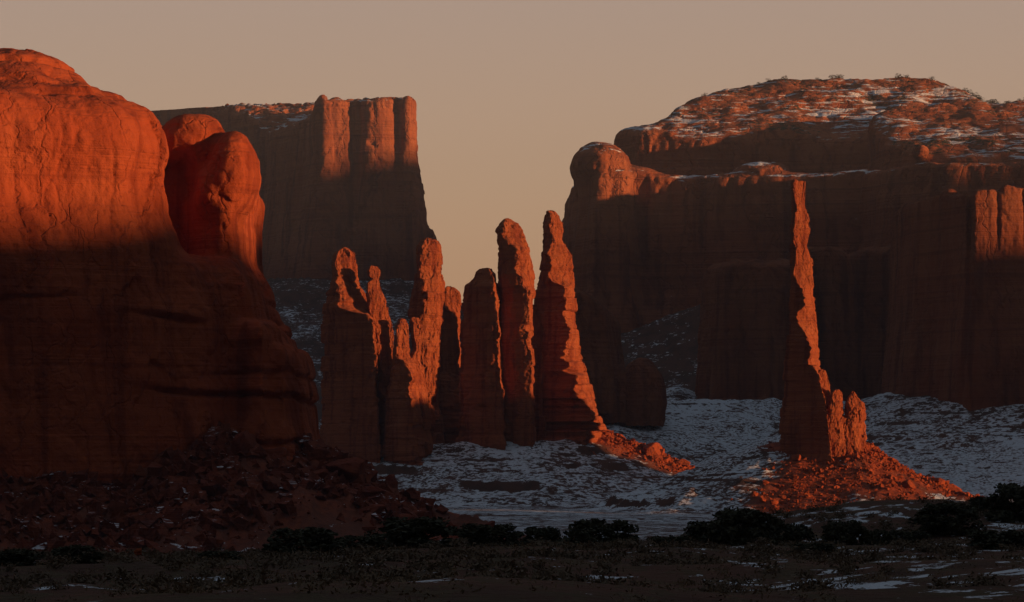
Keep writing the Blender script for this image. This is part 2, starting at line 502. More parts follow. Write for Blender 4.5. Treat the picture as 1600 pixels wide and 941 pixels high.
def ground_z(x, y):
    x = np.asarray(x, np.float32); y = np.asarray(y, np.float32)
    z = np.interp(y, [-500, -50, 0, 40, 100, 170, 230, 300, 420, 600, 1400, 1650, 1900, 2500, 3500, 9000],
                  [-3, -2.3, -2.0, -2.3, -3.2, -4.6, -6.6, -10, -17.5, -22, -23, -22, -11, -4, 0, 0]).astype(np.float32)
    nearf = 1 - sstep(260, 500, y)
    z = z + nearf * (0.58 * fbm(x / 17, y / 30, 0 * x, 3, 11) + 0.16 * fbm(x / 4, y / 5, 0 * x, 3, 12))
    z = z + 4.2 * np.exp(-((x - 36) / 22) ** 2 - ((y - 262) / 62) ** 2) + 2.0 * np.exp(-((x - 22) / 10) ** 2 - ((y - 215) / 30) ** 2)
    z = z + (1 - nearf) * 1.2 * fbm(x / 70, y / 70, 0 * x, 3, 13)
    wob = 2.2 * fbm(x / 26, y / 26, 0 * x, 4, 14)
    top = np.full(x.shape, -1e9, np.float32)
    for nm, (pts, k) in RIDGES.items():
        h = ridges_height(x, y, pts, k)
        top = smax(top, h + wob * (1.0 if y.size else 1), 2.5) if nm != 'yei' else smax(top, h, 2.5)
    # worn terraces of the shale slopes
    st = 8.0
    q = (top + 1.4 * fbm(x / 60, y / 60, 0 * x, 2, 15)) / st
    fr = q - np.floor(q)
    ter = (np.floor(q) + sstep(.55, .95, fr)) * st
    m = sstep(1450, 1600, y) * (1 - sstep(1830, 1880, y)) * sstep(-.45, .25, fbm(x / 34, y / 50, 0 * x, 3, 17)) * .8 * (1 - sstep(40, 80, x))
    top = top * (1 - .8 * m) + (ter - 1.4 * fbm(x / 60, y / 60, 0 * x, 2, 15)) * .8 * m
    top = top + (y > 500) * (0.5 + 1.0 * (y < 1050)) * fbm(x / 5.5, y / 5.5, 0 * x, 5, 16, .55)
    return smax(z, top, 3.0)

def ridge_dist(x, y, name):
    pts = RIDGES[name][0]
    best = np.full(x.shape, 1e9, np.float32)
    for (ax, ay, az), (bx, by, bz) in zip(pts[:-1], pts[1:]):
        ex, ey = bx - ax, by - ay
        t = np.clip(((x - ax) * ex + (y - ay) * ey) / max(ex * ex + ey * ey, 1e-6), 0, 1)
        best = np.minimum(best, np.hypot(x - ax - ex * t, y - ay - ey * t))
    return best

def build_ground():
    ys = np.concatenate([np.linspace(-1500, 10, 30), np.geomspace(16, 700, 230), np.arange(704, 1300, 7),
                         np.arange(1300, 1860, 2.0), np.arange(1862, 2400, 4), np.arange(2408, 3400, 9), np.geomspace(3430, 9000, 22)])
    tin = np.linspace(-.185, .185, 640)
    Y, T = np.meshgrid(ys, tin, indexing='ij')
    half = .185 * np.maximum(Y[:, :1], 45)
    out = np.linspace(0.02, 1, 34)[None, :] ** 1.7
    side = half + (5000 - half) * out
    X = np.concatenate([-side[:, ::-1], T * np.maximum(Y, 45), side], 1)
    Y = np.repeat(Y[:, :1], X.shape[1], 1)
    Z = ground_z(X, Y)
    P = np.stack([X, Y, Z], -1).reshape(-1, 3)
    ny, nt = Y.shape
    i = np.arange(ny * nt).reshape(ny, nt)
    Fq = np.stack([i[:-1, :-1], i[:-1, 1:], i[1:, 1:], i[1:, :-1]], -1).reshape(-1, 4)
    x, y = P[:, 0], P[:, 1]
    near = 1 - sstep(300, 520, y)
    snow = np.full(len(P), .62, np.float32)
    snow = np.where(y > 1400, .74, snow)
    bare = sstep(30, 8, ridge_dist(x, y, 'mesa_rubble')) + sstep(70, 40, ridge_dist(x, y, 'mesa_foot'))
    rub = sstep(26, 12, ridge_dist(x, y, 'yei_rubble'))
    rub = np.maximum(rub, sstep(22, 9, ridge_dist(x, y, 'totem_right')))
    rub = np.maximum(rub, .95 * sstep(26, 12, ridge_dist(x, y, 'totem_front')))
    rub = np.maximum(rub, sstep(12, 5, ridge_dist(x, y, 'totem_top')))
    rub = np.maximum(rub, sstep(24, 12, ridge_dist(x, y, 'totem_mid')))
    rub = np.maximum(rub, .55 * sstep(75, 30, ridge_dist(x, y, 'mesa_foot')))
    rub = np.maximum(rub, .6 * sstep(30, 8, ridge_dist(x, y, 'mesa_rubble')))
    rub = rub * np.clip(.85 + .5 * fbm(x / 9, y / 9, 0 * x, 3, 31), 0, 1)
    snow = np.where(y > 2300, .48, snow)
    snow = (snow - .42 * np.clip(bare, 0, 1)) * (1 - .95 * np.clip(rub * 1.3, 0, 1))
    snow = np.where(y < 400, .24 + .20 * sstep(-8, 10, x), snow)
    snow += .10 * fbm(x / 60, y / 60, 0 * x, 3, 32)
    g = make_object('ground', P, Fq, M_ground, (0, 0, 0), None, None, {'snow': snow, 'rubble': np.clip(rub, 0, 1), 'near': near})
    g['kind'] = 'structure'
build_ground()

# ------------------------------------------------------------------ great rocks
def face_part(P, Fq, fn_):
    c = P[Fq].mean(1)
    return fn_(c[:, 0], c[:, 1], c[:, 2])

def left_mesa():
    d = 900.0
    Z = lambda py: (HORIZON - py) * d / FPX
    X = lambda px: (px - 800.0) * d / FPX
    p1 = foot([(-420, 820), (-150, 850), (60, 872), (190, 884), (255, 896), (268, 905), (262, 925), (262, 1010), (-420, 1010)], d)
    p2 = foot([(200, 930), (270, 928), (325, 917), (366, 915), (385, 928), (389, 950), (384, 1010), (200, 1010)], d)
    p3 = foot([(150, 890), (300, 893), (350, 903), (394, 905), (408, 930), (405, 1005), (150, 1005)], d)
    p4 = foot([(330, 905), (412, 893), (442, 905), (452, 950), (445, 1000), (330, 1000)], d)
    p5 = foot([(400, 900), (444, 896), (474, 910), (480, 960), (400, 990)], d)
    pr1 = [(Z(160), 0), (Z(235), .6), (Z(282), -1.6), (Z(330), -.6), (Z(390), 3.2), (Z(480), 5.2), (Z(620), 6.4), (Z(740), 8)]
    pr2 = [(Z(200), -1), (Z(265), .5), (Z(330), -.6), (Z(400), .2), (Z(470), 3), (Z(560), 5), (Z(740), 9)]
    pr3 = [(Z(400), -2), (Z(470), 1), (Z(600), 3), (Z(740), 6)]
    pr5 = [(Z(540), 0), (Z(640), 1.2), (Z(740), 3)]
    def f(x, y, z):
        w = 2.2 * fbm(x / 30, y / 30, 0 * x, 2, 41)
        top1 = Z(150) + np.clip(-(x - X(150)) * .02, 0, 4) + 1.2 * fbm(x / 22, y / 22, 0 * x, 2, 42)
        a = slab(x, y, z, p1, top1, pr1, 15, w)
        a = smin(a, ellip(x, y, z, (X(-5), 918, Z(185)), (25, 34, 18.6)), 4)
        a = smax(a, -ellip(x, y, z, (X(52), 886, Z(106)), (7.5, 5, 1.3)), .8)
        a = smax(a, -ellip(x, y, z, (X(92), 888, Z(143)), (4.5, 5, 1.1)), .8)
        b = slab(x, y, z, p2, Z(235) + 0 * x, pr2, 9, .6 * w)
        b = smin(b, ellip(x, y, z, (X(284), 932, Z(205)), (8.6, 10, 8.0)), 1.0)
        b = smin(b, ellip(x, y, z, (X(354), 926, Z(262)), (6.6, 11, 11.2)), 2.0)
        b = smin(b, ellip(x, y, z, (X(318), 922, Z(300)), (4.0, 7, 7)), 1.0)
        b = smax(b, -ellip(x, y, z, (X(272), 921, Z(268)), (4.2, 9, 7.5)), 1.5)
        b = smax(b, -ellip(x, y, z, (X(300), 914, Z(345)), (6.0, 7, 7.0)), 2)
        c = slab(x, y, z, p3, Z(398) + 0 * x, pr3, 8, w)
        e = slab(x, y, z, p4, Z(500) + 0 * x, pr5, 5, .5 * w)
        g = slab(x, y, z, p5, Z(535) + 0 * x, pr5, 4, .4 * w)
        r = smin(smin(a, b, 1.0), c, 3)
        return smin(smin(r, e, 1.5), g, 1.5)
    lo, hi = (X(-460), 815, Z(800)), (X(530), 1020, Z(60))
    P, Fq, N = solid(f, lo, hi, 1.15, 11.0, 100, 1, joint=.26, strata=.5, rough=1.2, tall=5, facet=.26,
                    ledges=((Z(532), -.06, 1.5), (Z(640), -.05, 1.4), (Z(585), .0, .7), (Z(690), .02, 1.0), (Z(455), .03, .6), (Z(160), .0, .8), (Z(112), -.02, 1.0), (Z(135), .03, .9)))
    root = thing('sandstone_mesa', 'huge rounded sandstone mesa filling the left side, orange on top and dark below', 'mesa', (X(0), 930, Z(740)))
    def part(x, y, z):
        q = np.zeros(len(x), int)
        q[(z > Z(158)) & (x < X(150))] = 1
        q[(y > 905) & (x > X(262)) & (z > Z(420))] = 2
        q[(x > X(402)) & (z <= Z(420))] = 3
        return q
    split_parts(P, Fq, N, face_part(P, Fq, part), ['cliff_face', 'summit_dome', 'rounded_shoulder', 'stepped_buttress'], [M_left] * 4, root)
left_mesa()

def far_butte():
    d, ky = 3250.0, 3250.0 / 2900.0
    Z = lambda py: (HORIZON - py) * d / FPX
    X = lambda px: (px - 800.0) * d / FPX
    p = foot([(60, 3160), (330, 3075), (420, 2985), (499, 2868), (510, 2866), (541, 2872), (549, 2876), (566, 2877), (571, 2869), (590, 2868),
              (613, 2874), (619, 2878), (628, 2878), (632, 2871), (640, 2872), (648, 2885), (649, 3000), (620, 3200), (60, 3260)], d / ky, ky)
    prof = [(Z(170), 0), (Z(240), .6), (Z(270), 2.5), (Z(350), 8.5), (Z(460), 15), (Z(600), 34)]
    def f(x, y, z):
        w = 2.5 * fbm(x / 25, y / 25, 0 * x, 2, 51)
        ped = sstep(X(478), X(500), x)
        rim = Z(181) + np.clip((y - 2990 * ky) * .37, -3, 50) + 2.0 * fbm(x / 16, y / 16, 0 * x, 3, 52)
        tp = Z(159) + 2.5 * sstep(X(560), X(640), x) + np.clip((y - 2900 * ky) * .06, 0, 5) + 1.5 * fbm(x / 12, y / 12, 0 * x, 2, 53)
        step = foot([(655, 2890), (680, 2895), (686, 2960), (655, 2990)], d / ky, ky)
        b = slab(x, y, z, step, Z(355) + 0 * x, [(Z(355), -3), (Z(480), 6)], 4, .4 * w)
        return smin(slab(x, y, z, p, rim * (1 - ped) + tp * ped, prof, 5, w), b, 2)
    P, Fq, N = solid(f, (X(30), 2800 * ky, Z(600)), (X(720), 3300 * ky, Z(130)), 2.8, 15.0, 200, 1, joint=.5, strata=.5, rough=1.1, topflat=1.5, facet=.5)
    root = thing('sandstone_butte', 'distant flat-topped butte behind the left spires, sunlit pillars along its upper edge', 'butte', (X(400), 3340, Z(440)))
    q = face_part(P, Fq, lambda x, y, z: ((z > Z(176)) & (x < X(640))).astype(int))
    nz = N[Fq].mean(1)[:, 2]
    q[(nz > .45) & (P[Fq].mean(1)[:, 2] > Z(195))] = 1
    split_parts(P, Fq, N, q, ['cliff_face', 'snowy_summit'], [M_far, M_far_top], root)
far_butte()

def right_butte():
    d = 2450.0
    mz = lambda py, dd=d: (HORIZON - py) * dd / FPX
    X = lambda px, dd=d: (px - 800.0) * dd / FPX
    low = foot([(893, 2640), (893, 2540), (910, 2480), (935, 2450), (975, 2452), (992, 2470), (1060, 2462), (1160, 2446), (1260, 2440), (1345, 2430),
                (1390, 2390), (1480, 2352), (1760, 2320), (1960, 2400), (1960, 2900), (893, 2900)], d)
    pl = [(mz(255), 0), (mz(300), .8), (mz(370), 3), (mz(450), 6), (mz(600), 18)]
    up = foot([(960, 2640), (966, 2590), (1000, 2556), (1100, 2545), (1240, 2552), (1360, 2535), (1800, 2500), (1800, 2910), (960, 2910)], 2550)
    pu = [(mz(200, 2550), 0), (mz(270, 2550), 4)]
    lob = foot([(1362, 2510), (1378, 2462), (1420, 2436), (1480, 2420), (1780, 2385), (1780, 2690), (1362, 2690)], 2430)
    sx = np.array([940, 962, 1000, 1040, 1050, 1075, 1100, 1200, 1270, 1340, 1400, 1450, 1500, 1520, 1600, 1800])
    sy = np.array([220, 208, 202, 192, 175, 159, 150, 132, 114, 101, 112, 133, 162, 178, 171, 180])
    sd = np.interp(sx, [960, 1100, 1340], [2590, 2650, 2700])
    def f(x, y, z):
        w = 3.0 * fbm(x / 40, y / 40, 0 * x, 3, 61)
        a = slab(x, y, z, low, mz(270) + 1.5 * fbm(x / 20, y / 20, 0 * x, 2, 62), pl, 7, w)
        a = smin(a, ellip(x, y, z, (X(940), 2490, mz(256)), (21, 40, 18)), 3)
        a = smin(a, ellip(x, y, z, (X(1000), 2490, mz(272)), (20, 26, 7.5)), 2)
        a = smin(a, ellip(x, y, z, (X(1195), 2470, mz(266)), (20, 22, 7)), 2)
        summ = np.interp(x, X(sx, sd), (HORIZON - sy) * sd / FPX)
        rise = mz(203, 2550) + (y - 2556) * .5 + 3.0 * fbm(x / 22, y / 22, 0 * x, 3, 63)
        b = slab(x, y, z, up, smin(rise, summ + 1.5 * fbm(x / 14, y / 14, 0 * x, 2, 65), 8), pu, 7, 1.3 * w)
        tl = mz(240, 2424) + (y - 2424) * .36 + 3.0 * fbm(x / 18, y / 18, 0 * x, 3, 64)
        c = slab(x, y, z, lob, np.minimum(tl, mz(176, 2540) + 0 * tl), [(mz(235, 2424), 0), (mz(330, 2424), 6), (mz(450, 2424), 10)], 12, w)
        c = smin(c, ellip(x, y, z, (X(1437, 2424), 2424, mz(238, 2424)), (7.5, 9, 5.5)), 2)
        return smin(smin(a, b, 3), c, 4)
    P, Fq, N = solid(f, (X(870), 2300, mz(600)), (X(1800), 2980, mz(75)), 2.7, 17.0, 300, 1, joint=.6, strata=1.5, rough=1.0, topflat=.35, facet=.22, tall=6)
    global BUTTE_P
    BUTTE_P = P
    root = thing('sandstone_butte', 'broad tiered butte across the right background with a snow-patched domed top', 'butte', (X(1250), 2600, mz(560)))
    c = P[Fq].mean(1); nz = N[Fq].mean(1)[:, 2]
    q = np.zeros(len(Fq), int)
    q[(c[:, 1] > 2520) & (c[:, 2] > mz(275))] = 1
    q[(c[:, 2] > mz(240, 2424)) & (nz > .35) & (c[:, 0] > X(960))] = 2
    q[(c[:, 0] < X(986)) & (c[:, 2] > mz(275)) & (c[:, 1] < 2530)] = 3
    split_parts(P, Fq, N, q, ['lower_cliff', 'upper_cliff', 'snowy_summit', 'end_dome'], [M_far, M_far, M_far_top, M_far], root)
right_butte()

def rock_wall(name, label, cat, d, fn_, lo, hi, vox, sc, seed, mat=None, **kw):
    P, Fq, N = solid(fn_, lo, hi, vox, sc, seed, 1, **kw)
    b = np.array([(lo[0] + hi[0]) / 2, (lo[1] + hi[1]) / 2, lo[2]])
    return tag(make_object(name, P, Fq, mat or M_wall, b, None, N), label, cat)

def near_wall():
    d = 1900.0
    Z = lambda py: (HORIZON - py) * d / FPX
    X = lambda px: (px - 800.0) * d / FPX
    p = foot([(1410, 2050), (1410, 1975), (1432, 1945), (1470, 1928), (1510, 1896), (1516, 1900), (1522, 1890.5), (1558, 1893), (1560, 1896), (1562, 1892.5),
              (1598, 1895), (1600, 1898), (1602, 1894.5), (1640, 1899), (1660, 1908), (1720, 1915), (1800, 1950), (1800, 2060)], d)
    prof = [(Z(290), 0), (Z(400), .6), (Z(500), 2.5), (Z(640), 6)]
    def f(x, y, z):
        top = np.interp(x, X(np.array([1400, 1415, 1440, 1470, 1500, 1518, 1526, 1556, 1561, 1566, 1600, 1700, 1800])),
                        (HORIZON - np.array([330, 322, 304, 299, 301, 306, 297, 297, 300, 291, 292, 300, 330])) * d / FPX)
        a = slab(x, y, z, p, top + .5 * fbm(x / 8, y / 8, 0 * x, 2, 71), prof, 2.5, .8 * fbm(x / 12, y / 12, 0 * x, 2, 72))
        return smin(a, ellip(x, y, z, (X(1492), 1925, Z(300)), (5, 6, 3.6)), 1)
    P, Fq, N = solid(f, (X(1395), 1870, Z(690)), (X(1830), 2075, Z(275)), 1.4, 8.0, 400, 1, joint=.3, strata=.5, rough=1.1, facet=.35, tall=6)
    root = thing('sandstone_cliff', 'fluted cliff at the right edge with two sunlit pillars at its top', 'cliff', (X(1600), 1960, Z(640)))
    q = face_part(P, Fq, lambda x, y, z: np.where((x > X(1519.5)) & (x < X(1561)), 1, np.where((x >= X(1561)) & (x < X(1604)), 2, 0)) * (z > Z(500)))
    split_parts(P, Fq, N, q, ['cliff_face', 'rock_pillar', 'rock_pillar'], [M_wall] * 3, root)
near_wall()

def middle_walls():
    d = 2150.0
    Z = lambda py, dd=d: (HORIZON - py) * dd / FPX
    X = lambda px, dd=d: (px - 800.0) * dd / FPX
    p = foot([(1098, 2230), (1100, 2175), (1130, 2150), (1200, 2140), (1262, 2150), (1265, 2230)], d)
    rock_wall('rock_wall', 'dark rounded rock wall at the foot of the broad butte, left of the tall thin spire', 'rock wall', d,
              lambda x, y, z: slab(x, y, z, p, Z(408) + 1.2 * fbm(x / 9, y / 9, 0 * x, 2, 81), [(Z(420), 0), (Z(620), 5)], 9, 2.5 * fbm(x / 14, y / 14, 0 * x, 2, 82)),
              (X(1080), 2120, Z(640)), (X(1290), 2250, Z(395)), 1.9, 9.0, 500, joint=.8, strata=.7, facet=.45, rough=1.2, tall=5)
    d2 = 2200.0
    p2 = foot([(1235, 2290), (1238, 2215), (1290, 2195), (1345, 2205), (1400, 2185), (1440, 2200), (1440, 2290)], d2)
    def f2(x, y, z):
        top = Z(384, d2) - 5 * np.exp(-((x - X(1332, d2)) / 5) ** 2) + .8 * fbm(x / 9, y / 9, 0 * x, 2, 84)
        return slab(x, y, z, p2, top, [(Z(400, d2), 0), (Z(620, d2), 4)], 8, 1.2 * fbm(x / 14, y / 14, 0 * x, 2, 85))
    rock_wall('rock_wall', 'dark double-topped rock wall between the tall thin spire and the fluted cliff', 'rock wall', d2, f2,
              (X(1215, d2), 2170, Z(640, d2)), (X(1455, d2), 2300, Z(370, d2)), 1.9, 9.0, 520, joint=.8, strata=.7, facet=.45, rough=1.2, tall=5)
    d3 = 2030.0
    p3 = foot([(868, 2110), (872, 2050), (905, 2030), (945, 2035), (966, 2060), (966, 2110)], d3)
    def f3(x, y, z):
        top = np.interp(x, X(np.array([860, 885, 900, 930, 965]), d3), (HORIZON - np.array([448, 446, 450, 464, 492])) * d3 / FPX)
        return slab(x, y, z, p3, top, [(Z(450, d3), 0), (Z(520, d3), 1), (Z(640, d3), 5)], 5, .8 * fbm(x / 10, y / 10, 0 * x, 2, 86))
    rock_wall('sandstone_hump', 'dark hump-backed rock knob just behind the tallest of the grouped spires', 'rock', d3, f3,
              (X(850, d3), 2010, Z(650, d3)), (X(985, d3), 2125, Z(435, d3)), 1.6, 8.0, 540, joint=.6, strata=.7, facet=.5, rough=1.2, tall=4)
    d4 = 2010.0
    for k, (px, py, w, h, lab) in enumerate([(965, 566, 34, 60, 'low dark rounded rock mound right of the hump-backed knob'),
                                             (1006, 556, 40, 70, 'taller dark rock mound at the foot of the broad butte')]):
        mp = d4 / FPX
        cx, cz, rz = X(px, d4), Z(py + h, d4), h * mp
        rock_wall('rock_dome', lab, 'rock', d4,
                  lambda x, y, z: ellip(x, y, z, (cx, 2050 + 25 * (k == 2), cz), (w * mp, w * mp * 1.2, rz)) + .5 * fbm(x / 5, y / 5, 0 * x, 2, 88),
                  (cx - 1.3 * w * mp, 2005 + 20 * (k == 2), cz - rz * .6), (cx + 1.3 * w * mp, 2100 + 25 * (k == 2), cz + rz * 1.15), 1.2, 6.0, 560 + k, joint=.6, strata=.8, facet=.7, rough=1.3)
middle_walls()

# ------------------------------------------------------------------ spires
def spire(name, label, d, rows, cat='spire', group=None, seed=0, sc=3.2, power=1.22, fwd=.80, parts=None, mat=None, relief=1.0, back=.42, dy=0.0):
    """rows = (photo row, left, crest, right): the crest is the upright edge between the two front faces"""
    rows = sorted(rows)
    q = rows[-1]
    rows.append((q[0] + 70, q[1] - 8, q[2], q[3] + 8))       # carried down into the ground
    py, l, m, r = (np.array(v, float) for v in zip(*rows))
    mpp = d / FPX
    z0, z1 = (HORIZON - py[-1]) * mpp, (HORIZON - py[0]) * mpp
    nz = max(24, int((z1 - z0) / .55)); nt = 88
    zz = np.linspace(z0, z1, nz)
    pyz = HORIZON - zz / mpp
    L, Mm, Rr = (np.interp(pyz, py, v) for v in (l, m, r))
    jit = fbm(zz / 7.0, 0 * zz + seed, 0 * zz, 4, seed, .6)
    rr_ = np.random.default_rng(seed + 500)
    cuts_ = z0 + np.cumsum(rr_.uniform(.8, 3.2, 80) * sc)
    li = np.searchsorted(cuts_, zz)
    fl, fr, fm = (rr_.normal(size=82)[li] for _ in range(3))
    edge = np.min(np.abs(zz[:, None] - cuts_[None]), 1)
    groove = 1 - .045 * np.exp(-(edge / .45) ** 2)
    mid_ = (L + Rr) / 2
    L = mid_ - (mid_ - L) * (1 + .045 * np.clip(fl, -1.5, 1.5)) * groove
    Rr = mid_ + (Rr - mid_) * (1 + .045 * np.clip(fr, -1.5, 1.5)) * groove
    Mm = Mm + .30 * np.clip(fm, -1.3, 1.3) * np.minimum(np.minimum(np.maximum(Mm - L, 0), np.maximum(Rr - Mm, 0)), .3 * (Rr - L))
    Mm = np.clip(Mm + jit * .42 * np.minimum(np.minimum(Mm - L, Rr - Mm), .3 * (Rr - L)), L + .03 * (Rr - L), Rr - .02 * (Rr - L))
    xl, xm, xr = ((v - 800) * mpp for v in (L, Mm, Rr))
    wl_, wr_ = xm - xl, xr - xm
    pf = np.maximum(fwd * wl_ + .30 * wr_, .35 * (xr - xl)) if fwd > .2 else fwd * (xr - xl)
    pb = back * (xr - xl)
    k = np.ones(7); k /= k.sum()
    pf = np.convolve(np.pad(pf, 3, mode='edge'), k, 'valid')
    th = np.linspace(0, 2 * np.pi, nt, endpoint=False)
    c, s_ = np.cos(th), np.sin(th)
    n = np.where(s_ < 0, power, 2.2)
    ce = np.sign(c) * np.abs(c) ** (2 / n); se = np.sign(s_) * np.abs(s_) ** (2 / n)
    Xg = xm[:, None] + np.where(c > 0, wr_[:, None], wl_[:, None]) * ce[None]
    Yg = d + dy + np.where(s_ < 0, pf[:, None], pb[:, None]) * se[None]
    Zg = np.repeat(zz[:, None], nt, 1)
    # close the top with a low uneven dome
    rings = [(Xg, Yg, Zg)]
    cx, cy = Xg[-1].mean(), Yg[-1].mean()
    wtop = Xg[-1].max() - Xg[-1].min()
    for sh in (.86, .66, .42, .18, .02):
        rings.append((cx + (Xg[-1:] - cx) * sh, cy + (Yg[-1:] - cy) * sh, Zg[-1:] + wtop * .10 * (1 - sh ** 2)))
    Xg, Yg, Zg = (np.concatenate(v) for v in zip(*rings))
    P = np.stack([Xg, Yg, Zg], -1).reshape(-1, 3).astype(np.float32)
    nr = Xg.shape[0]
    i = np.arange(nr * nt).reshape(nr, nt)
    j = np.roll(i, -1, 1)
    Fq = np.stack([i[:-1], j[:-1], j[1:], i[1:]], -1).reshape(-1, 4)
    P, Fq = subdivide(P, Fq)
    N = normals(P, Fq)
    P = P + N * (rock_relief(P, N, sc, seed + 600, joint=.75, strata=.16, rough=1.1, facet=.95, tall=4.0) * relief)[:, None]
    # a few bites and knobs
    P = P + N * (.5 * relief * sstep(.25, .8, noise(P[:, 0] / 4, P[:, 1] / 4, P[:, 2] / 5, seed + 33))[:, None] * -.8)
    N = normals(P, Fq)
    base = np.array([xm[0], d + dy, z0])
    mat = mat or M_spire
    if parts:
        root = thing(name, label, cat, base, group)
        cz = P[Fq].mean(1)[:, 2]
        cuts = [(HORIZON - q) * mpp for q in parts[1]]
        which = sum((cz < q).astype(int) for q in cuts)
        split_parts(P, Fq, N, which, parts[0], [mat] * len(parts[0]), root)
        return root
    return tag(make_object(name, P, Fq, mat, base, None, N), label, cat, group)

G = 'spires of the grouped row'
spire('sandstone_spire', 'leftmost broad spire of the group with a knobbed head and a wide dark body', 1771,
      [(388, 533, 536, 546), (396, 523, 528, 556), (410, 518, 524, 557), (432, 518, 530, 558), (447, 517, 532, 562), (472, 505, 540, 582), (504, 503, 585, 587),
       (540, 504, 589, 590), (590, 503, 591, 592), (640, 502, 594, 595), (720, 498, 598, 599)], group=G, seed=1, parts=(['knobbed_head', 'rock_shaft'], [448]))
spire('sandstone_spire', 'slender sunlit spire with a small balanced head beside the leftmost broad spire', 1763,
      [(417, 577, 579, 590), (424, 573, 576, 595), (432, 575, 578, 594), (436, 583, 584, 591), (442, 573, 577, 594), (457, 571, 575, 599), (479, 574, 577, 605),
       (500, 579, 582, 610), (520, 584, 588, 615), (545, 588, 592, 616), (577, 590, 595, 619), (605, 588, 594, 612), (660, 588, 620, 628), (720, 580, 630, 640)],
      group=G, seed=2, sc=2.2, parts=(['balanced_head', 'rock_shaft'], [435]))
spire('sandstone_spire', 'short blunt pinnacle low between the slender spire and the thick sunlit spire', 1750,
      [(499, 622, 628, 634), (508, 617, 622, 638), (530, 616, 622, 640), (556, 614, 622, 640), (572, 612, 630, 650), (600, 606, 640, 652), (660, 600, 650, 662), (720, 596, 655, 670)],
      group=G, seed=3, sc=2.0)
spire('sandstone_spire', 'thin fin-like pinnacle leaning on the left side of the thick sunlit spire', 1755,
      [(497, 642, 644, 655), (510, 645, 647, 658), (545, 646, 649, 658), (566, 632, 640, 660), (580, 628, 640, 662), (610, 640, 655, 668), (660, 636, 664, 672), (720, 630, 668, 680)],
      group=G, seed=4, sc=2.0)
spire('sandstone_spire', 'thick fully sunlit spire with a cleft head, the middle of the group', 1799,
      [(376, 656, 660, 684), (384, 651, 656, 689), (400, 650, 656, 691), (425, 650, 658, 690), (443, 645, 659, 695), (470, 641, 660, 697), (486, 638, 660, 694),
       (520, 642, 658, 690), (577, 648, 657, 689), (620, 650, 658, 686), (660, 645, 676, 692), (720, 636, 680, 700)],
      group=G, seed=5, power=1.5, sc=3.0, parts=(['cleft_head', 'rock_shaft'], [444]))
spire('sandstone_spire', 'half-hidden round-topped spire just right of the thick sunlit spire', 1824,
      [(449, 697, 698, 709), (456, 692, 695, 717), (470, 690, 694, 720), (487, 690, 706, 720), (519, 689, 714, 719), (560, 688, 714, 720), (640, 690, 720, 728), (720, 680, 724, 735)],
      group=G, seed=6, sc=2.6)
spire('sandstone_spire', 'dark flat-topped spire with a sunlit right tip, left of the two tallest spires', 1763,
      [(421, 749, 765, 769), (426, 743, 768, 772), (436, 741, 772, 776), (446, 726, 772, 777), (470, 722, 776, 780), (497, 721, 778, 782), (560, 719, 782, 786), (640, 717, 786, 790), (720, 712, 790, 794)],
      group=G, seed=7, sc=3.0)
spire('sandstone_spire', 'second tallest spire of the group, with a bulbous rounded head', 1762,
      [(343, 787, 790, 799), (350, 780, 786, 810), (360, 775, 782, 818), (375, 775, 792, 822), (393, 778, 806, 829), (414, 779, 804, 834), (423, 779, 804, 833), (436, 778, 814, 833),
       (460, 777, 820, 836), (472, 776, 823, 832), (500, 775, 824, 831), (534, 774, 824, 830), (560, 773, 829, 833), (640, 771, 832, 836), (720, 768, 836, 840)],
      group=G, seed=8, power=1.35, parts=(['bulbous_head', 'rock_shaft'], [378]))
spire('sandstone_spire', 'tallest spire of the group, with a sunlit crest running down its right edge', 1788,
      [(331, 853, 855, 866), (336, 850, 856, 873), (354, 848, 858, 881), (375, 846, 864, 879), (386, 846, 866, 885), (399, 845, 862, 895), (436, 842, 862, 897), (441, 840, 866, 897), (449, 836, 885, 898),
       (470, 834, 885, 899), (490, 832, 886, 901), (530, 830, 890, 904), (553, 829, 888, 905), (564, 829, 878, 910), (580, 828, 882, 917), (588, 828, 902, 921), (623, 827, 905, 930),
       (650, 826, 911, 938), (672, 826, 914, 944), (700, 818, 925, 950), (730, 810, 930, 960)],
      group=G, seed=9, power=1.15, parts=(['rock_shaft', 'stepped_foot'], [585]))
spire('sandstone_spire', 'short dark blunt shoulder of rock wedged between the two tallest spires of the group', 1787,
      [(476, 830, 837, 842), (486, 826, 842, 847), (530, 823, 845, 850), (600, 820, 848, 854), (690, 816, 850, 858), (730, 812, 852, 862)], group=G, seed=16, sc=2.8)
spire('sandstone_wall', 'low dark rock wall joining the feet of the grouped spires', 1812,
      [(582, 612, 650, 700), (596, 590, 670, 740), (612, 560, 690, 800), (640, 520, 690, 860), (690, 500, 690, 905), (730, 490, 690, 915)], cat='rock wall', seed=10, fwd=.10, back=.05, sc=4.0)

T = 1600
spire('sandstone_spire', 'very tall thin free-standing spire right of centre, glowing orange down its right side', T,
      [(283, 1236, 1238, 1260), (300, 1236, 1239, 1260), (321, 1237, 1240, 1259), (345, 1236, 1240, 1265), (358, 1235, 1239, 1267), (381, 1236, 1241, 1263), (384, 1235, 1244, 1262), (405, 1235, 1243, 1268),
       (430, 1235, 1240, 1270), (448, 1235, 1250, 1272), (462, 1234, 1252, 1272), (484, 1234, 1247, 1275), (500, 1233, 1248, 1276), (521, 1231, 1256, 1278), (545, 1228, 1263, 1280), (575, 1225, 1264, 1281),
       (584, 1224, 1268, 1283), (620, 1222, 1285, 1287), (660, 1220, 1289, 1291), (692, 1218, 1292, 1294), (740, 1210, 1298, 1300)],
      seed=11, sc=2.4, power=1.15, relief=.62, parts=(['tip_block', 'rock_shaft', 'dark_pedestal'], [383, 583]))
